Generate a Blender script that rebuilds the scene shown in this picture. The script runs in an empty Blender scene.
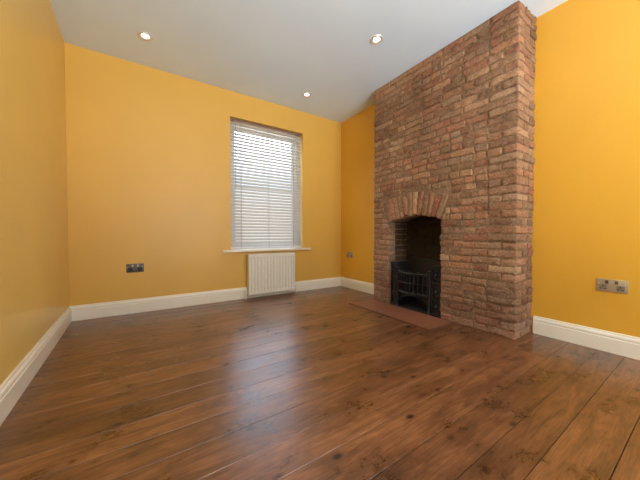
import bpy, bmesh, math, random
from mathutils import Vector, noise, Matrix
random.seed(7)
sc = bpy.context.scene
C = sc.collection
H = 2.5; YB = 3.24; YF = -1.6; XRF = 2.50; XRN = 2.59
XC = 2.28; YC0 = 0.84; YC1 = 2.31
def XL(y): return -0.605 + 0.044*(YB-y)

# ------------------------------------------------------------------ mesh builder
class MB:
    def __init__(s): s.v=[]; s.f=[]; s.c=[]; s.mi=[]
    def add(s, vs, fs, col=(1,1,1,1), mi=0):
        b=len(s.v); s.v += [tuple(v) for v in vs]; s.c += [col]*len(vs)
        s.f += [tuple(b+i for i in f) for f in fs]; s.mi += [mi]*len(fs); return s
    def box(s, a, b, col=(1,1,1,1), bev=0.0, mi=0):
        bm=bmesh.new(); bmesh.ops.create_cube(bm,size=1)
        c=[(a[i]+b[i])/2 for i in range(3)]; d=[abs(b[i]-a[i]) for i in range(3)]
        for v in bm.verts: v.co=Vector((c[0]+v.co.x*d[0], c[1]+v.co.y*d[1], c[2]+v.co.z*d[2]))
        if bev>0: bmesh.ops.bevel(bm, geom=bm.edges[:], offset=bev, segments=2, affect='EDGES', profile=0.5)
        s.addbm(bm,col,mi); return s
    def addbm(s,bm,col=(1,1,1,1),mi=0):
        bm.verts.index_update()
        s.add([v.co.copy() for v in bm.verts],[[v.index for v in f.verts] for f in bm.faces],col,mi); bm.free()
    def tube(s, pts, r, n=10, col=(1,1,1,1), cap=True):
        pts=[Vector(p) for p in pts]; vs=[]; fs=[]
        up=Vector((0,0,1))
        for i,p in enumerate(pts):
            t=(pts[min(i+1,len(pts)-1)]-pts[max(i-1,0)]).normalized()
            a=up if abs(t.dot(up))<0.9 else Vector((1,0,0))
            u=t.cross(a).normalized(); w=t.cross(u)
            for k in range(n):
                an=2*math.pi*k/n; vs.append(p+u*r*math.cos(an)+w*r*math.sin(an))
        for i in range(len(pts)-1):
            for k in range(n):
                fs.append((i*n+k,i*n+(k+1)%n,(i+1)*n+(k+1)%n,(i+1)*n+k))
        if cap: fs.append(tuple(range(n))); fs.append(tuple(reversed(range((len(pts)-1)*n,len(pts)*n))))
        return s.add(vs,fs,col)
    def lathe(s, prof, c=(0,0,0), n=32, col=(1,1,1,1), axis='Z'):
        vs=[];fs=[];m=len(prof)
        for k in range(n):
            an=2*math.pi*k/n
            for r,h in prof:
                p=(r*math.cos(an),r*math.sin(an),h)
                if axis=='Y': p=(p[0],p[2],p[1])
                vs.append((c[0]+p[0],c[1]+p[1],c[2]+p[2]))
        for k in range(n):
            for j in range(m-1):
                a=k*m+j;b=((k+1)%n)*m+j
                fs.append((a,b,b+1,a+1))
        return s.add(vs,fs,col)
    def prism(s, poly, fn, d0, d1, col=(1,1,1,1)):
        n=len(poly); vs=[fn(a,b,d0) for a,b in poly]+[fn(a,b,d1) for a,b in poly]
        fs=[tuple(range(n)),tuple(reversed(range(n,2*n)))]
        for i in range(n): j=(i+1)%n; fs.append((i,i+n,j+n,j))
        return s.add(vs,fs,col)
    def build(s,name,mats,parent=None,smooth=False):
        me=bpy.data.meshes.new(name); me.from_pydata(s.v,[],s.f)
        at=me.color_attributes.new('Col','FLOAT_COLOR','POINT')
        at.data.foreach_set('color',[x for c in s.c for x in c])
        if not isinstance(mats,(list,tuple)): mats=[mats]
        for m in mats: me.materials.append(m)
        me.polygons.foreach_set('material_index',s.mi)
        bm=bmesh.new(); bm.from_mesh(me); bmesh.ops.recalc_face_normals(bm,faces=bm.faces[:]); bm.to_mesh(me); bm.free()
        if smooth:
            me.polygons.foreach_set('use_smooth',[True]*len(me.polygons))
            try: me.set_sharp_from_angle(angle=math.radians(40))
            except Exception: pass
        o=bpy.data.objects.new(name,me); C.objects.link(o)
        if parent: o.parent=parent
        return o

def empty(name,loc,rz=0):
    o=bpy.data.objects.new(name,None); C.objects.link(o); o.location=loc; o.rotation_euler=(0,0,rz); o.empty_display_size=.05; return o
def tag(o,label,cat=None,group=None,kind=None):
    o['label']=label
    if cat: o['category']=cat
    if group: o['group']=group
    if kind: o['kind']=kind
    return o
def copy_tree(o,parent=None):
    c=o.copy(); C.objects.link(c)
    if parent: c.parent=parent
    for ch in list(o.children): copy_tree(ch,c)
    return c

# ------------------------------------------------------------------ materials
def srgb(r,g,b):
    f=lambda c:(c/255/12.92) if c/255<=0.04045 else ((c/255+0.055)/1.055)**2.4
    return (f(r),f(g),f(b),1)
def newmat(name):
    m=bpy.data.materials.new(name); m.use_nodes=True
    return m,m.node_tree,m.node_tree.nodes['Principled BSDF']
def N(nt,t,**k):
    n=nt.nodes.new(t)
    for a,b in k.items(): setattr(n,a,b)
    return n
def ramp(nt,stops):
    r=nt.nodes.new('ShaderNodeValToRGB'); e=r.color_ramp.elements
    while len(e)<len(stops): e.new(0.5)
    for i,(p,c) in enumerate(stops): e[i].position=p; e[i].color=c
    return r
def simple(name,col,rough=0.5,metal=0.0,bump=0.0,bscale=60,var=0.0,emit=None,estr=0):
    m,nt,b=newmat(name); L=nt.links
    tc=N(nt,'ShaderNodeTexCoord'); nz=N(nt,'ShaderNodeTexNoise'); nz.inputs['Scale'].default_value=bscale; nz.inputs['Detail'].default_value=5
    L.new(tc.outputs['Object'],nz.inputs['Vector'])
    n2=N(nt,'ShaderNodeTexNoise'); n2.inputs['Scale'].default_value=1.7; L.new(tc.outputs['Object'],n2.inputs['Vector'])
    r=ramp(nt,[(0.3,tuple(c*(1-var) for c in col[:3])+(1,)),(0.7,tuple(min(1,c*(1+var)) for c in col[:3])+(1,))])
    L.new(n2.outputs['Fac'],r.inputs['Fac']); L.new(r.outputs['Color'],b.inputs['Base Color'])
    b.inputs['Roughness'].default_value=rough; b.inputs['Metallic'].default_value=metal
    if bump>0:
        bp=N(nt,'ShaderNodeBump'); bp.inputs['Strength'].default_value=bump; bp.inputs['Distance'].default_value=0.002
        L.new(nz.outputs['Fac'],bp.inputs['Height']); L.new(bp.outputs['Normal'],b.inputs['Normal'])
    if emit: b.inputs['Emission Color'].default_value=emit; b.inputs['Emission Strength'].default_value=estr
    return m
M={}
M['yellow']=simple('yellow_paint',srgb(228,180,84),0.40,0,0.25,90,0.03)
M['yellow_left_lit']=simple('yellow_paint_left_lit',srgb(238,200,108),0.36,0,0.25,90,0.03)  # same wall paint, lightened for the light falling on the left wall
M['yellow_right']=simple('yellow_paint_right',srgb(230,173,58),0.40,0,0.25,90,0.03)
M['ceil']=simple('ceiling_paint',srgb(222,238,255),0.5,0,0.15,90,0.03)
M['white']=simple('white_gloss',srgb(242,234,214),0.3,0,0.05,40,0.01)
M['rad']=simple('radiator_enamel',srgb(232,226,212),0.35,0,0.0,40,0.01)
M['upvc']=simple('frame_white',srgb(222,222,222),0.35)
M['headrail']=simple('headrail_shaded',srgb(130,100,78),0.45)  # white rail with the shadow under the reveal put into its brown
M['iron']=simple('cast_iron',srgb(46,44,46),0.32,0.4,0.4,220,0.3)
M['steel']=simple('brushed_steel',srgb(186,168,140),0.42,0.35,0.1,300,0.05)
M['insert']=simple('steel_insert',srgb(136,124,106),0.45,0.2,0.1,300,0.05)
M['dark_steel']=simple('dark_steel',srgb(96,90,82),0.4,0.4,0.1,300,0.05)
M['chrome']=simple('chrome',srgb(228,222,214),0.35,0.4)
M['black']=simple('black_plastic',srgb(28,26,26),0.4)
M['cord']=simple('white_cord',srgb(170,168,164),0.7)
M['bulb']=simple('lamp_glass',srgb(255,252,246),0.3,0,0,10,0,srgb(255,252,246),4)
m,nt,b=newmat('blind_slat'); L=nt.links
b.inputs['Base Color'].default_value=srgb(198,196,192); b.inputs['Roughness'].default_value=0.45
tr=N(nt,'ShaderNodeBsdfTranslucent'); tr.inputs['Color'].default_value=srgb(232,222,206)
mx=N(nt,'ShaderNodeMixShader'); mx.inputs[0].default_value=0.13
L.new(b.outputs[0],mx.inputs[1]); L.new(tr.outputs[0],mx.inputs[2]); L.new(mx.outputs[0],nt.nodes['Material Output'].inputs['Surface'])
M['slat']=m
m,nt,b=newmat('window_glass'); L=nt.links
tp=N(nt,'ShaderNodeBsdfTransparent'); gl=N(nt,'ShaderNodeBsdfGlossy'); gl.inputs['Roughness'].default_value=0.02
mx=N(nt,'ShaderNodeMixShader'); mx.inputs[0].default_value=0.05
L.new(tp.outputs[0],mx.inputs[1]); L.new(gl.outputs[0],mx.inputs[2]); L.new(mx.outputs[0],nt.nodes['Material Output'].inputs['Surface'])
M['glass']=m
# brick
m,nt,b=newmat('old_brick'); L=nt.links
tc=N(nt,'ShaderNodeTexCoord'); at=N(nt,'ShaderNodeVertexColor'); at.layer_name='Col'
n1=N(nt,'ShaderNodeTexNoise'); n1.inputs['Scale'].default_value=55; n1.inputs['Detail'].default_value=9; n1.inputs['Roughness'].default_value=0.75
n2=N(nt,'ShaderNodeTexNoise'); n2.inputs['Scale'].default_value=16; n2.inputs['Detail'].default_value=9; n2.inputs['Roughness'].default_value=0.8
n3=N(nt,'ShaderNodeTexNoise'); n3.inputs['Scale'].default_value=120; n3.inputs['Detail'].default_value=5
n4=N(nt,'ShaderNodeTexNoise'); n4.inputs['Scale'].default_value=2.2; n4.inputs['Detail'].default_value=4
for n in (n1,n2,n3,n4): L.new(tc.outputs['Object'],n.inputs['Vector'])
r2=ramp(nt,[(0.47,(0,0,0,1)),(0.62,(0.5,0.5,0.5,1))]); L.new(n2.outputs['Fac'],r2.inputs['Fac'])
mb=N(nt,'ShaderNodeMath',operation='MULTIPLY'); L.new(r2.outputs['Color'],mb.inputs[0]); L.new(at.outputs['Alpha'],mb.inputs[1])
mp=N(nt,'ShaderNodeMix',data_type='RGBA'); mp.clamp_factor=True; L.new(mb.outputs[0],mp.inputs[0]); L.new(at.outputs['Color'],mp.inputs[6]); mp.inputs[7].default_value=srgb(184,152,120)
r1=ramp(nt,[(0.3,(0.36,0.32,0.29,1)),(0.46,(0.90,0.88,0.86,1)),(0.70,(1.42,1.40,1.36,1))]); L.new(n1.outputs['Fac'],r1.inputs['Fac'])
mu=N(nt,'ShaderNodeMix',data_type='RGBA',blend_type='MULTIPLY'); mu.inputs[0].default_value=1
L.new(mp.outputs[2],mu.inputs[6]); L.new(r1.outputs['Color'],mu.inputs[7])
r4=ramp(nt,[(0.35,(0.80,0.76,0.72,1)),(0.65,(1.14,1.14,1.14,1))]); L.new(n4.outputs['Fac'],r4.inputs['Fac'])
m4=N(nt,'ShaderNodeMix',data_type='RGBA',blend_type='MULTIPLY'); m4.inputs[0].default_value=1
L.new(mu.outputs[2],m4.inputs[6]); L.new(r4.outputs['Color'],m4.inputs[7])
L.new(m4.outputs[2],b.inputs['Base Color']); b.inputs['Roughness'].default_value=0.62
ad=N(nt,'ShaderNodeMath',operation='ADD'); L.new(n1.outputs['Fac'],ad.inputs[0]); L.new(n3.outputs['Fac'],ad.inputs[1])
bp=N(nt,'ShaderNodeBump'); bp.inputs['Strength'].default_value=1.0; bp.inputs['Distance'].default_value=0.009
L.new(ad.outputs[0],bp.inputs['Height']); L.new(bp.outputs['Normal'],b.inputs['Normal'])
M['brick']=m
# wood floor
m,nt,b=newmat('stained_boards'); L=nt.links
tc=N(nt,'ShaderNodeTexCoord'); at=N(nt,'ShaderNodeVertexColor'); at.layer_name='Col'
sep=N(nt,'ShaderNodeSeparateColor'); L.new(at.outputs['Color'],sep.inputs[0])
cm=N(nt,'ShaderNodeCombineXYZ')
a1=N(nt,'ShaderNodeMath',operation='MULTIPLY'); a1.inputs[1].default_value=37; L.new(sep.outputs[0],a1.inputs[0])
a2=N(nt,'ShaderNodeMath',operation='MULTIPLY'); a2.inputs[1].default_value=91; L.new(sep.outputs[1],a2.inputs[0])
L.new(a1.outputs[0],cm.inputs[0]); L.new(a2.outputs[0],cm.inputs[2])
va=N(nt,'ShaderNodeVectorMath',operation='ADD'); L.new(tc.outputs['Object'],va.inputs[0]); L.new(cm.outputs[0],va.inputs[1])
def mapn(vec,scale):
    x=N(nt,'ShaderNodeMapping'); x.inputs['Scale'].default_value=scale; L.new(vec,x.inputs[0]); return x.outputs[0]
g1=N(nt,'ShaderNodeTexNoise'); g1.inputs['Scale'].default_value=2.0; g1.inputs['Detail'].default_value=8; g1.inputs['Roughness'].default_value=0.68; g1.inputs['Distortion'].default_value=0.8
L.new(mapn(va.outputs[0],(1.8,13,1)),g1.inputs['Vector'])
g2=N(nt,'ShaderNodeTexNoise'); g2.inputs['Scale'].default_value=2; g2.inputs['Detail'].default_value=6; g2.inputs['Distortion'].default_value=0.3
L.new(mapn(va.outputs[0],(6,110,1)),g2.inputs['Vector'])
g3=N(nt,'ShaderNodeTexNoise'); g3.inputs['Scale'].default_value=5.0; g3.inputs['Detail'].default_value=10; g3.inputs['Roughness'].default_value=0.72; L.new(mapn(tc.outputs['Object'],(0.8,1.2,1)),g3.inputs['Vector'])
vo=N(nt,'ShaderNodeTexVoronoi'); vo.inputs['Scale'].default_value=1.0; L.new(mapn(va.outputs[0],(5.0,8.0,1)),vo.inputs['Vector'])
kn=ramp(nt,[(0.05,(0.10,0.07,0.05,1)),(0.085,(0.50,0.45,0.41,1)),(0.14,(1,1,1,1))]); L.new(vo.outputs['Distance'],kn.inputs['Fac'])
cr=ramp(nt,[(0.28,srgb(90,56,34)),(0.45,srgb(120,77,46)),(0.6,srgb(144,95,58)),(0.78,srgb(168,117,75))]); L.new(g1.outputs['Fac'],cr.inputs['Fac'])
def mult(a,bn,fac=1.0):
    x=N(nt,'ShaderNodeMix',data_type='RGBA',blend_type='MULTIPLY'); x.inputs[0].default_value=fac; L.new(a,x.inputs[6]); L.new(bn,x.inputs[7]); return x.outputs[2]
gr=ramp(nt,[(0.35,(0.70,0.68,0.66,1)),(0.6,(1.05,1.05,1.05,1))]); L.new(g2.outputs['Fac'],gr.inputs['Fac'])
bl=ramp(nt,[(0.37,(0.52,0.49,0.47,1)),(0.51,(0.95,0.94,0.93,1)),(0.66,(1.16,1.14,1.10,1))]); L.new(g3.outputs['Fac'],bl.inputs['Fac'])
pr=ramp(nt,[(0,(0.70,0.68,0.66,1)),(1,(1.15,1.14,1.11,1))]); L.new(sep.outputs[2],pr.inputs['Fac'])
col=mult(mult(mult(mult(cr.outputs[0],gr.outputs[0]),bl.outputs[0]),pr.outputs[0]),kn.outputs[0])
dk=N(nt,'ShaderNodeMix',data_type='RGBA'); L.new(at.outputs['Alpha'],dk.inputs[0]); dk.inputs[6].default_value=(0.008,0.005,0.003,1); L.new(col,dk.inputs[7])
L.new(dk.outputs[2],b.inputs['Base Color'])
rr=ramp(nt,[(0.35,(0.24,0.24,0.24,1)),(0.65,(0.42,0.42,0.42,1))]); L.new(g3.outputs['Fac'],rr.inputs['Fac']); L.new(rr.outputs[0],b.inputs['Roughness'])
b.inputs['Coat Weight'].default_value=0.4; b.inputs['Coat Roughness'].default_value=0.17
bp=N(nt,'ShaderNodeBump'); bp.inputs['Strength'].default_value=0.4; bp.inputs['Distance'].default_value=0.002
ad=N(nt,'ShaderNodeMath',operation='ADD'); L.new(g3.outputs['Fac'],ad.inputs[0]); L.new(g2.outputs['Fac'],ad.inputs[1])
L.new(ad.outputs[0],bp.inputs['Height']); L.new(bp.outputs['Normal'],b.inputs['Normal']); L.new(bp.outputs['Normal'],b.inputs['Coat Normal'])
M['wood']=m
M['hearth']=simple('hearth_stone',srgb(134,84,58),0.38,0,0.4,50,0.12)
M['edging']=simple('hearth_edging',srgb(104,64,44),0.4,0,0.2,50,0.1)

# ------------------------------------------------------------------ setting
def structure(o,label): return tag(o,label,None,None,'structure')
fl=MB(); y=YF
while y<YB-0.001:
    w=random.choice((0.12,0.13,0.14,0.15,0.16)); y1=min(y+w,YB)
    xs=[-0.75]
    if random.random()<.4: xs.append(random.choice((random.uniform(-.4,.3),random.uniform(1.4,2.2))))
    xs.append(2.66)
    for i in range(len(xs)-1):
        c=(random.random(),random.random(),random.random(),1); cd=(0,0,0,0)
        gp=random.choice((.0006,.0008,.0011)) if y<.9 else random.choice((.0012,.0016,.0020))
        a0,a1,b0,b1=xs[i]+.0009,xs[i+1]-.0009,y+gp,y1-gp
        e=.0012; dz=random.uniform(-.0008,0)
        vs=[(a0,b0,-.02),(a1,b0,-.02),(a1,b1,-.02),(a0,b1,-.02),(a0,b0,dz-.0015),(a1,b0,dz-.0015),(a1,b1,dz-.0015),(a0,b1,dz-.0015)]
        fl.add(vs,[(3,2,1,0),(0,1,5,4),(1,2,6,5),(2,3,7,6),(3,0,4,7)],cd)
        vs=[(a0,b0,dz-.0015),(a1,b0,dz-.0015),(a1,b1,dz-.0015),(a0,b1,dz-.0015),(a0+e,b0+e,dz),(a1-e,b0+e,dz),(a1-e,b1-e,dz),(a0+e,b1-e,dz)]
        fl.add(vs,[(0,1,5,4),(1,2,6,5),(2,3,7,6),(3,0,4,7),(4,5,6,7)],c)
    y=y1
fl.box((-0.75,YF,-.06),(2.66,YB,-.018),(0,0,0,0))
structure(fl.build('floor',M['wood']),'dark stained wide timber floorboards with a soft sheen')
structure(MB().box((-0.8,YF-.2,H),(2.9,YB+.3,H+.12)).build('ceiling',M['ceil']),'plain pale painted ceiling with recessed downlights')
WX0,WX1,WZ0,WZ1=0.835,1.826,0.59,2.20
def wall_hole(x0,x1,ya,yb,h):
    m=MB(); a,b_,c,d=h
    m.box((x0,ya,0-.02),(a,yb,H)); m.box((b_,ya,-.02),(x1,yb,H)); m.box((a,ya,-.02),(b_,yb,c)); m.box((a,ya,d),(b_,yb,H)); return m
structure(wall_hole(-0.85,2.7,YB,YB+.24,(WX0,WX1,WZ0,WZ1)).build('wall_back',M['yellow']),'mustard yellow painted wall with the blinded window')
F2=(-0.1,2.2,0.5,2.25)
structure(wall_hole(-0.85,2.8,YF-.24,YF,F2).build('wall_front',M['yellow']),'mustard yellow wall behind the viewpoint')
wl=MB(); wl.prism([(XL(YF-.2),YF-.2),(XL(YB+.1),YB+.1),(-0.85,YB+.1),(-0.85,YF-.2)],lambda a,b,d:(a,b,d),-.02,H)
structure(wl.build('wall_left',M['yellow_left_lit']),'mustard yellow painted plain wall on the left')
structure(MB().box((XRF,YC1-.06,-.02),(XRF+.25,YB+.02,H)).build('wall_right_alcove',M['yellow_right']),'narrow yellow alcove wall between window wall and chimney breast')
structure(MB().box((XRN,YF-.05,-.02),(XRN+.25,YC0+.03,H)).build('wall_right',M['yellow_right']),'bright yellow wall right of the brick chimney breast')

prof=[(0,0),(.018,0),(.018,.094),(.0145,.098),(.0145,.104),(.0165,.108),(.014,.118),(.008,.126),(.006,.136),(0,.138)]
def base(name,p0,p1,nrm,label):
    p0=Vector(p0);p1=Vector(p1);n=Vector(nrm)
    m=MB(); k=len(prof)
    vs=[(p0.x+n.x*d,p0.y+n.y*d,h) for d,h in prof]+[(p1.x+n.x*d,p1.y+n.y*d,h) for d,h in prof]
    fs=[(i,(i+1)%k,k+(i+1)%k,k+i) for i in range(k)]+[tuple(range(k)),tuple(reversed(range(k,2*k)))]
    m.add(vs,fs); structure(m.build(name,M['white']),label)
base('baseboard_back',(XL(YB),YB),(XRF,YB),(0,-1),'white moulded skirting board under the window wall')
base('baseboard_left',(XL(YF),YF),(XL(YB),YB),(1,0.044),'white moulded skirting board along the left wall')
base('baseboard_right_alcove',(XRF,YC1),(XRF,YB),(-1,0),'short white skirting board in the alcove')
base('baseboard_right',(XRN,YF),(XRN,YC0-.012),(-1,0),'white skirting board right of the chimney breast')

def window(name,x0,x1,z0,z1,yin,yo,label):
    root=empty(name,((x0+x1)/2,yin,z0)); structure(root,label)
    w=(x1-x0)/2; h=z1-z0; s=1 if yo>yin else -1
    Y=lambda a,b:(min(s*a,s*b),max(s*a,s*b))
    f=MB(); y0_,y1_=Y(.12,.20)
    f.box((-w,y0_,0),(-w+.05,y1_,h)); f.box((w-.05,y0_,0),(w,y1_,h)); f.box((-w+.05,y0_,h-.05),(w-.05,y1_,h)); f.box((-w+.05,y0_,0),(w-.05,y1_,.05))
    f.build('window_frame',M['upvc'],root)
    mid=h*0.5
    for (a,b_,yy) in ((.05,mid+.02,.135),(mid-.02,h-.05,.165)):
        q=MB(); p0,p1=Y(yy,yy+.028); t=.042
        q.box((-w+.05,p0,a),(-w+.05+t,p1,b_)); q.box((w-.05-t,p0,a),(w-.05,p1,b_)); q.box((-w+.05+t,p0,a),(w-.05-t,p1,a+t)); q.box((-w+.05+t,p0,b_-t),(w-.05-t,p1,b_))
        so=q.build('sash',M['upvc'],root)
        g0,g1_=Y(yy+.012,yy+.016)
        MB().box((-w+.05+t,g0,a+t),(w-.05-t,g1_,b_-t)).build('pane',M['glass'],so)
    return root
w1=window('window_1',WX0,WX1,WZ0,WZ1,YB,YB+1,'white sash window behind the venetian blind')
MB().box((-(WX1-WX0)/2-.10,-.055,-.012),((WX1-WX0)/2+.10,.0,.014),bev=.005).box((-(WX1-WX0)/2+.001,-.004,-.004),((WX1-WX0)/2-.001,.12,.014)).build('window_sill',M['white'],w1,True)
window('window_2_added',*F2,YF,YF-1,'unseen white sash window added behind the viewpoint to light the room')  # unseen window, added to bring daylight in from behind

# blind
bx0,bx1=WX0+.006,WX1-.006; bw=bx1-bx0
bl_=empty('venetian_blind',((bx0+bx1)/2,YB+.045,WZ0+.02)); tag(bl_,'white venetian blind hanging in the window above the radiator','blind')
top=WZ1-WZ0-.02
MB().box((-bw/2,-.02,top-.028),(bw/2,.02,top-.002),bev=.003).build('headrail',M['headrail'],bl_)
sl=MB(); pitch=.039; z=.045; tilt=math.radians(-53)
while z<top-.035:
    w=.0215; pts=[]
    for k in range(5):
        t=-1+k/2; yy=t*w*math.cos(tilt); zz=-t*w*math.sin(tilt)+.004*(1-t*t)
        pts.append((yy,zz))
    vs=[];fs=[]
    for x in (-bw/2,bw/2):
        for yy,zz in pts: vs.append((x,yy,z+zz))
        for yy,zz in pts: vs.append((x,yy,z+zz-.0025))
    for k in range(4): fs.append((k,k+1,11+k,10+k)); fs.append((5+k,15+k,16+k,6+k))
    fs+= [(0,10,15,5),(4,9,19,14),(0,5,6,7,8,9,4,3,2,1),(10,11,12,13,14,19,18,17,16,15)]
    sl.add(vs,fs); z+=pitch
sl.build('slats',M['slat'],bl_,True)
MB().box((-bw/2,-.022,.0),(bw/2,.022,.022),bev=.004).build('bottom_rail',M['upvc'],bl_)
for x in (-.36,0,.36):
    c_=MB()
    for yy in (-.024,.024): c_.tube([(x,yy,.01),(x,yy,top-.02)],.0022,6)
    c_.build('ladder_cord',M['cord'],bl_)
MB().tube([(-bw/2+.06,-.032,top-.03),(-bw/2+.06,-.034,.75)],.004,8).build('tilt_wand',M['cord'],bl_)

# radiator
RX0,RX1,RZ0,RZ1=1.02,1.645,.045,.545
rd=empty('radiator',((RX0+RX1)/2,YB,0)); tag(rd,'white ribbed panel radiator mounted under the window sill','radiator')
rw=(RX1-RX0)/2
p=MB(); nx=240; zs=[RZ0,RZ0+.012,RZ0+.035,RZ0+.05,RZ1-.05,RZ1-.035,RZ1-.012,RZ1]; zz=[-.008,0,0,1,1,0,0,-.008]
yf=-.098; vs=[];fs=[]
for j,z in enumerate(zs):
    for i in range(nx+1):
        x=-rw+2*rw*i/nx; ph=((x+rw-.02)/.0418)%1.0
        inn=.02<(x+rw)<2*rw-.02
        rib=max(0,min(1,(0.5-abs(ph-.5)-.10)*5))*.010-.002 if inn else 0.008
        d=rib if zz[j]==1 else (.008 if zz[j]==0 else 0.0)
        vs.append((x,yf-d,z))
for j in range(len(zs)-1):
    for i in range(nx): a=j*(nx+1)+i; fs.append((a,a+1,a+nx+2,a+nx+1))
p.add(vs,fs); p.box((-rw,yf+.003,RZ0),(rw,yf+.006,RZ1)); p.build('front_panel',M['rad'],rd)
MB().box((-rw,-.045,RZ0+.01),(rw,-.04,RZ1-.01)).build('back_panel',M['rad'],rd)
g=MB(); g.box((-rw,-.1,RZ1-.004),(rw,-.092,RZ1+.006)); g.box((-rw,-.042,RZ1-.004),(rw,-.035,RZ1+.006))
for i in range(30): x=-rw+.01+i*(2*rw-.02)/29; g.box((x-.002,-.092,RZ1-.004),(x+.002,-.042,RZ1+.004))
g.build('top_grille',M['rad'],rd)
for s in (-1,1): MB().box((s*rw-.004 if s>0 else -rw-.002,-.1,RZ0+.005),(s*rw+.002 if s>0 else -rw+.004,-.035,RZ1+.004),bev=.001).build('side_panel',M['rad'],rd)
for s in (-1,1):
    vo_=MB(); x=s*(rw+.03)
    vo_.tube([(s*rw,-.068,.075),(x,-.068,.075)],.008,12); vo_.lathe([(0,.0),(.011,.0),(.013,.01),(.013,.035),(.009,.045),(0,.045)],(x,-.068,.065),16)
    v=vo_.build('valve',M['rad'],rd,True)
    MB().tube([(x,-.068,.0),(x,-.068,.07)],.0075,10).build('pipe',M['rad'],v,True)
for x in (-.2,.2): MB().box((x-.012,-.042,.15),(x+.012,-.0,.45)).build('wall_bracket',M['rad'],rd)

# ------------------------------------------------------------------ chimney breast
def lin(lo,hi,r,step):
    n=max(1,round((hi-lo-2*r)/step)); return [lo]+[lo+r+(hi-lo-2*r)*i/n for i in range(n+1)]+[hi]
PAL=[(174,130,98),(176,128,94),(158,118,88),(184,142,110),(170,122,92),(184,150,120),(144,106,80),(176,138,108),(164,126,98),(176,122,94),(156,102,78),(152,118,92)]
def brick(mb,a,b,darken=0.0,fn=None,amp=.008,pale=1.0):  # tone factor
    c=[(a[i]+b[i])/2 for i in range(3)]; h=[(b[i]-a[i])/2 for i in range(3)]
    if min(h)<=.006: return
    r=min(.006,min(h)*.4)
    h=[x+random.uniform(-.003,.0008) for x in h]
    G=[lin(-x,x,r,.015) for x in h]; n=[len(g_) for g_ in G]
    idx={};vs=[];fs=[]
    sd=Vector((random.random()*50,random.random()*50,random.random()*50))
    tw=random.uniform(-.03,.03); tw2=random.uniform(-.05,.05)
    def V(i,j,k):
        key=(i,j,k)
        if key in idx: return idx[key]
        P=Vector((G[0][i],G[1][j],G[2][k])); I=Vector([max(-(h[q]-r),min(h[q]-r,P[q])) for q in range(3)])
        D=P-I
        nn=D.normalized() if D.length>0 else Vector((0,0,0))
        P=I+nn*r
        nz_=noise.noise((P+sd)*22)*amp+noise.noise((P+sd)*60)*amp*.8
        P=P+nn*min(nz_,.003)
        P=Vector((P.x+tw*P.y*1.0+tw2*P.z*.5,P.y,P.z+tw*P.y*.8))
        P=P+Vector(c)
        P.z+=noise.noise(P*5)*.007 if P.z>.05 else 0
        if fn: P=Vector(fn(P))
        idx[key]=len(vs); vs.append(tuple(P)); return idx[key]
    for k in (0,n[2]-1):
        for i in range(n[0]-1):
            for j in range(n[1]-1): fs.append((V(i,j,k),V(i+1,j,k),V(i+1,j+1,k),V(i,j+1,k)))
    for j in (0,n[1]-1):
        for i in range(n[0]-1):
            for k in range(n[2]-1): fs.append((V(i,j,k),V(i+1,j,k),V(i+1,j,k+1),V(i,j,k+1)))
    for i in (0,n[0]-1):
        for j in range(n[1]-1):
            for k in range(n[2]-1): fs.append((V(i,j,k),V(i,j+1,k),V(i,j+1,k+1),V(i,j,k+1)))
    col=srgb(*[min(255,max(0,x*random.uniform(.985,1.015))) for x in random.choice(PAL)])
    v=random.uniform(.80,1.08)*(1-darken)
    mb.add(vs,fs,(col[0]*v,col[1]*v,col[2]*v,pale*random.choice((.5,.8,1,1.2,1.5))*(1-max(0,darken))))
OU0,OU1=1.451-YC0,2.072-YC0; UC=(OU0+OU1)/2; HS=(OU1-OU0)/2
rise=.06; SZ=.935; R=(HS*HS+rise*rise)/(2*rise); ZC=SZ+rise-R; TH=math.asin(HS/R); RE=R+.24
W=YC1-YC0
def forb(z0,z1):
    best=0
    for z in (z0,(z0+z1)/2,z1):
        if z<=SZ: hw=HS
        elif z<=ZC+RE*math.cos(TH): hw=(z-ZC)*math.tan(TH)+.008
        elif z<ZC+RE: hw=math.sqrt(max(0,RE*RE-(z-ZC)**2))+.008
        else: hw=0
        best=max(best,hw)
    return best
fb=MB(); NC=41; CH=H/NC
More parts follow.
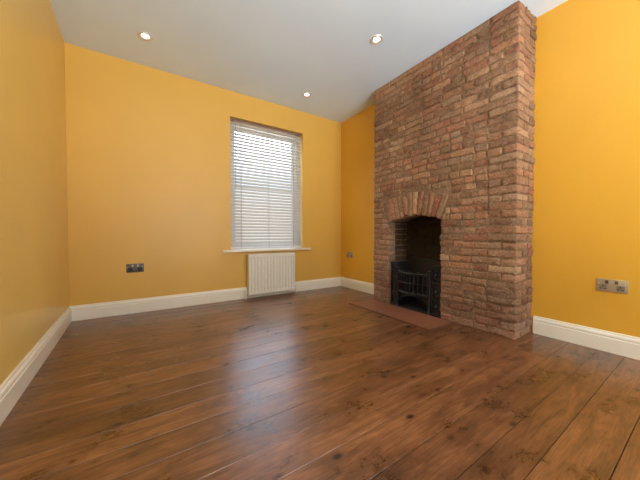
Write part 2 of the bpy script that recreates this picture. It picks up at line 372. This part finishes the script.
for ci in range(NC):
    z0=ci*CH+.0055; z1=(ci+1)*CH-.0055
    hd=ci%2
    if hd: fr=[(0,.098)]; u=.108
    else: fr=[(0,.196)]; u=.206
    mode=random.random()<.33
    while u<W-.01:
        L_=.096 if (mode or random.random()<.2) else .200
        L_*=random.uniform(.86,1.08)
        e=u+L_
        if W-e<.06: e=W
        fr.append((u,min(e,W))); u=e+random.uniform(.007,.014)
    hw=forb(z0,z1)
    for qi,(a,b_) in enumerate(fr):
        segs=[(a,b_)]
        if hw>0:
            l,r_=UC-hw,UC+hw; segs=[]
            if a<l: segs.append((a,min(b_,l)))
            if b_>r_: segs.append((max(a,r_),b_))
        for (p0,p1) in segs:
            if p1-p0<.028: continue
            off=random.uniform(-.006,.005)
            xd=.200 if (qi==0 and hd) else .100
            darken=0.25*max(0,(1-abs(p0+p1-2*UC)/(2*.42)))*(1 if z0<.95 else 0)
            if z0<.35: darken=max(darken,.15)
            lift=-.14*max(0,1-math.hypot((p0+p1)/2-UC,(z0-1.35))/.5)
            brick(fb,(XC+off,YC0+p0,z0+random.uniform(-.002,.0015)),(XC+xd,YC0+p1,z1+random.uniform(-.0015,.002)),darken=darken+lift)
    x=XC+(.210 if hd else .110)
    sx_=[x]
    while sx_[-1]<XRN-.03:
        stp=random.choice((.098,.098,.196)); nxt=sx_[-1]+stp
        if XRN-nxt<.05: nxt=XRN+.010
        sx_.append(nxt)
    for a,b_ in zip(sx_[:-1],sx_[1:]):
        b2=min(b_-.010,XRN)
        if b2-a>.03: brick(fb,(a,YC0+random.uniform(-.005,.004),z0),(b2,YC0+.09,z1),darken=.15)  # side return bricks evenly a little darker
mc=srgb(142,114,88)
mcol=(mc[0],mc[1],mc[2],.8)
fn=lambda a,b,d:(d,YC0+a,b)
g_=.009
poly=[(g_,0),(OU0-g_,0),(OU0-g_,SZ)]
for k in range(1,12):
    t=-TH+2*TH*k/12; poly.append((UC+(R+g_)*math.sin(t),ZC+(R+g_)*math.cos(t)))
poly+=[(OU1+g_,SZ),(OU1+g_,0),(W,0),(W,H),(g_,H)]
fb.prism(poly,fn,XC+.008,XRN+.01,mcol)
cb=fb.build('wall_chimney_breast',M['brick'],None,True)
structure(cb,'exposed rough brick chimney breast with arched fireplace opening')
ab=MB(); nv=12
for k in range(nv):
    t0=-TH+2*TH*k/nv; t1=-TH+2*TH*(k+1)/nv; tm=(t0+t1)/2+random.uniform(-.004,.004)
    def fnv(P,tm=tm):
        rr_=P.z; wsc=rr_/R; du=P.y*wsc
        return (P.x,YC0+UC+rr_*math.sin(tm)+du*math.cos(tm),ZC+rr_*math.cos(tm)-du*math.sin(tm))
    hw_=R*(t1-t0)/2-.004
    brick(ab,(XC+random.uniform(-.006,.002),-hw_,R+random.uniform(-.018,.006)),(XC+.105,hw_,RE+random.uniform(-.05,.002)),fn=fnv,darken=random.uniform(-.20,.05),pale=1.2,amp=.009)
ao=ab.build('brick_arch',M['brick'],cb,True); ao['label']='fan of upright bricks over the opening'
lb=MB(); XB=XRN+.005
for ci in range(21):
    z0=ci*CH+.005; z1=(ci+1)*CH-.005
    xs=[XC+.11,XC+.205,XB] if ci%2 else [XC+.11,XB]
    for i in range(len(xs)-1):
        for (ya,yb) in ((YC0+OU1,YC0+OU1+.06),(YC0+OU0-.06,YC0+OU0)):
            brick(lb,(xs[i]+.004,ya,z0),(xs[i+1]-.004,yb,z1),darken=.76 if ya>1.8 else .84,pale=.4)
    y=YC0+OU0-.02-(.1 if ci%2 else 0)
    while y<YC0+OU1+.02:
        brick(lb,(XB+.0,max(y,YC0+OU0-.02),z0),(XB+.08,min(y+.19,YC0+OU1+.02),z1),darken=.91,pale=.4); y+=.20
sc_=srgb(34,29,26); scol=(sc_[0],sc_[1],sc_[2],.05)
lb.box((XB+.01,YC0+OU0-.08,0),(XB+.12,YC0+OU1+.08,1.35),scol)
lb.box((XC+.11,YC0+OU0-.08,1.27),(XB+.1,YC0+OU1+.08,1.33),scol)
lb.box((XC+.02,YC0+OU0-.005,-.01),(XB+.1,YC0+OU1+.005,.012),scol)
lb.build('firebox_lining',M['brick'],cb,True)['label']='sooty brick lining inside the opening'

# ------------------------------------------------------------------ hob grate
GW=.300; GH=.475; SW=.095
gt=empty('hob_grate',(XC+.04,YC0+UC,.012)); tag(gt,'black cast iron hob grate set inside the brick fireplace opening','fire grate')
for s in (-1,1):
    y0=s*GW; y1=s*(GW-SW); a,b_=min(y0,y1),max(y0,y1)
    q=MB(); q.box((0,a,0.0),(.02,b_,GH-.02),bev=.002)
    q.box((-.014,a,0),(0,a+.012,GH-.02),bev=.003); q.box((-.014,b_-.012,0),(0,b_,GH-.02),bev=.003)
    for z in (.0,.13,.30,GH-.035): q.box((-.015,a,z),(0,b_,z+.014),bev=.003)
    cy=(a+b_)/2
    for zc,r_ in ((.222,.026),(.38,.026),(.075,.024)):
        q.tube([(-.004,cy+r_*math.cos(t*math.pi/10),zc+r_*1.6*math.sin(t*math.pi/10)) for t in range(21)],.0065,8)
        q.add([( -.008,cy,zc+.026),(-.008,cy+.012,zc),(-.008,cy,zc-.026),(-.008,cy-.012,zc),(-.020,cy,zc)],[(0,1,4),(1,2,4),(2,3,4),(3,0,4),(0,3,2,1)])
    q.build('side_panel',M['iron'],gt)
    MB().box((-.022,a-.002,GH-.02),(.2,b_+.002,GH),bev=.005).build('hob_plate',M['iron'],gt)
    MB().box((.02,(b_-.014) if s<0 else a,.02),(.2,b_ if s<0 else a+.014,GH-.02)).build('inner_cheek',M['iron'],gt)
    yl=s*(GW-SW-.012)
    lg=MB(); lg.tube([(-.034,yl,0),(-.034,yl,.03),(-.026,yl,.08),(-.022,yl,.16),(-.024,yl,.40)],.011,10)
    lg.lathe([(0,0),(.014,.004),(.017,.016),(.007,.028),(0,.036)],(-.024,yl,.395),12); lg.lathe([(0,0),(.02,0),(.018,.012),(.010,.02),(0,.02)],(-.034,yl,0),12)
    lg.build('leg',M['iron'],gt,True)
iw=GW-SW-.012
bow=lambda t:-.020-.050*math.cos(t*math.pi/2)
bb=MB()
for z,r_ in ((.17,.011),(.272,.006),(.375,.012)):
    bb.tube([(bow(t),t*iw,z) for t in [k/10 for k in range(-10,11)]],r_,8)
bb.build('front_rails',M['iron'],gt,True)
ub=MB()
for k in range(9):
    t=-.90+1.80*k/8; x=bow(t); ub.tube([(x,t*iw,.17),(x,t*iw,.375)],.006,8)
    if k%2==0: ub.lathe([(0,0),(.008,.003),(.010,.010),(.004,.020),(0,.026)],(x,t*iw,.382),10)
ub.build('upright_bars',M['iron'],gt,True)
bg=MB()
for k in range(9): yy=-iw+.02+k*(2*iw-.04)/8; bg.box((-.03,yy-.006,.165),(.17,yy+.006,.18))
bg.build('bottom_grid',M['iron'],gt)
ap=MB(); pl=[(-iw,.07),(-iw+.02,.07)]+[(-(iw-.02)*math.cos(t*math.pi/12),.07+.06*math.sin(t*math.pi/12)) for t in range(1,12)]+[(iw-.02,.07),(iw,.07),(iw,.165),(-iw,.165)]
ap.prism(pl,lambda a,b,d:(d,a,b),-.006,.006)
for s in (-1,1):
    ap.tube([(-.012,s*(iw-.045)+.022*math.cos(t*.5)*(1-t/16),.14+.022*math.sin(t*.5)*(1-t/16)) for t in range(13)],.004,6)
ap.tube([(-.010,-(iw-.02)*math.cos(t*math.pi/16),.07+.064*math.sin(t*math.pi/16)) for t in range(17)],.006,8)
ap.build('ash_arch',M['iron'],gt,True)
bk=MB(); pl=[(-GW,0),(GW,0),(GW,GH-.02),(iw,GH-.02)]+[(iw*math.cos(t*math.pi/12),GH-.02+.06*math.sin(t*math.pi/12)) for t in range(1,12)]+[(-iw,GH-.02),(-GW,GH-.02)]
bk.prism(pl,lambda a,b,d:(d,a,b),.19,.205); bk.build('back_plate',M['iron'],gt)

# hearth
he=empty('hearth',(XC-.19,(1.30+2.32)/2,0)); tag(he,'flat red brown hearth slab on the floor before the fireplace','hearth')
MB().box((-.155,-.495,0.0),(.178,.495,.010),bev=.002).build('slab',M['hearth'],he)
e=MB(); e.box((-.18,-.515,0),(-.156,.515,.012),bev=.002); e.box((-.156,-.515,0),(.178,-.496,.012),bev=.002); e.box((-.156,.496,0),(.178,.515,.012),bev=.002)
e.build('edging',M['edging'],he)

# ------------------------------------------------------------------ sockets
def socket(label,loc,rz,plate,ins,sw):
    t=empty('wall_socket',loc,rz); tag(t,label,'socket','double wall sockets')
    MB().box((-.073,-.008,-.043),(.073,0,.043),bev=.0035).build('faceplate',plate,t,True)
    for s in (-1,1):
        oo=MB().box((s*.040-.018,-.0095,-.030),(s*.040+.018,-.007,.004),bev=.001).build('outlet',ins,t)
        h=MB(); h.box((s*.040-.0025,-.0102,-.010),(s*.040+.0025,-.0094,.001)); h.box((s*.040-.014,-.0102,-.025),(s*.040-.006,-.0094,-.020)); h.box((s*.040+.006,-.0102,-.025),(s*.040+.014,-.0094,-.020))
        h.build('pin_holes',M['black'],oo)
        MB().box((s*.022-.008,-.0125,.012),(s*.022+.008,-.007,.034),bev=.0015).build('switch',sw,t)
        MB().lathe([(0,-.0095),(.0035,-.0095),(.0035,-.007)],(s*.060,0,.012),12,axis='Y').build('screw',M['chrome'],t)
    return t
socket('dark double wall socket left of the radiator on the window wall',(-.11,YB,.453),0,M['dark_steel'],M['black'],M['steel'])
socket('double wall socket in the alcove beside the chimney breast',(XRF,3.026,.49),-math.pi/2,M['steel'],M['insert'],M['insert'])
socket('brushed steel double wall socket above skirting right of the chimney breast',(XRN,.407,.446),-math.pi/2,M['steel'],M['insert'],M['dark_steel'])

# ------------------------------------------------------------------ downlights
def downlight():
    t=empty('ceiling_downlight',(0,0,0))
    MB().lathe([(.054,0),(.055,-.003),(.051,-.009),(.037,-.008),(.031,-.001),(.031,.012)],n=40).build('trim_ring',M['chrome'],t,True)
    MB().lathe([(0,-.003),(.017,-.004),(.028,-.001),(.031,.003)],n=32).build('lamp',M['bulb'],t,True)
    return t
d0=downlight()
DL=[(0.0,2.757,'recessed downlight in the ceiling near the left wall'),(1.698,1.694,'recessed downlight in the ceiling nearest the chimney breast top'),(1.644,2.817,'recessed downlight in the ceiling above the window'),(0.0,1.69,None)]
for i,(x,y,lb_) in enumerate(DL):
    if lb_:
        o=d0 if i==0 else copy_tree(d0)
        o.location=(x,y,H); tag(o,lb_,'ceiling light','recessed ceiling downlights')
        ld=bpy.data.lights.new('downlight_beam','SPOT'); ld.energy=3; ld.spot_size=math.radians(120); ld.spot_blend=1; ld.shadow_soft_size=.03; ld.color=(1,.96,.9)
        lo=bpy.data.objects.new('downlight_beam',ld); C.objects.link(lo); lo.location=(x,y,H-.02)

# ------------------------------------------------------------------ lights
wd=bpy.data.worlds.new('sky'); sc.world=wd; wd.use_nodes=True; nt=wd.node_tree; L=nt.links
bg_=nt.nodes['Background']; bg_.inputs[1].default_value=9.0
tc=N(nt,'ShaderNodeTexCoord'); sx=N(nt,'ShaderNodeSeparateXYZ'); L.new(tc.outputs['Generated'],sx.inputs[0])
mr=N(nt,'ShaderNodeMapRange'); mr.inputs[1].default_value=-1; mr.inputs[2].default_value=1; L.new(sx.outputs[2],mr.inputs[0])
wr=ramp(nt,[(0.0,(.60,.58,.52,1)),(0.47,(.46,.43,.38,1)),(0.51,(.20,.19,.165,1)),(0.60,(.13,.15,.175,1)),(0.68,(.60,.72,.92,1)),(1,(.70,.83,1,1))]); L.new(mr.outputs[0],wr.inputs['Fac']); L.new(wr.outputs[0],bg_.inputs[0])
def area(name,loc,rot,sx,sz,portal=True,e=0,col=(1,1,1)):
    l=bpy.data.lights.new(name,'AREA'); l.shape='RECTANGLE'; l.size=sx; l.size_y=sz; l.cycles.is_portal=portal; l.energy=e; l.color=col
    o=bpy.data.objects.new(name,l); C.objects.link(o); o.location=loc; o.rotation_euler=rot
area('sky_portal',((WX0+WX1)/2,YB+.22,(WZ0+WZ1)/2),(-math.pi/2,0,0),WX1-WX0,WZ1-WZ0)
area('sky_portal',((F2[0]+F2[1])/2,YF-.22,(F2[2]+F2[3])/2),(math.pi/2,0,0),F2[1]-F2[0],F2[3]-F2[2])
area('added_fill_light',(1.0,YF-1.0,0.0),(math.radians(121),0,math.radians(9)),3.0,1.8,False,640,(0.84,0.93,1.0))  # added lamp outside the rear window, tilted up to fill room and ceiling

# ------------------------------------------------------------------ camera
cam=bpy.data.cameras.new('camera'); co=bpy.data.objects.new('camera',cam); C.objects.link(co)
cam.sensor_width=36; cam.lens=264/640*36; cam.clip_start=.02
co.location=(0,0,.785); co.rotation_euler=(math.radians(90-1.1),0,-math.radians(33.1))
sc.camera=co
sc.view_settings.view_transform='Standard'
sc.view_settings.exposure=0.0
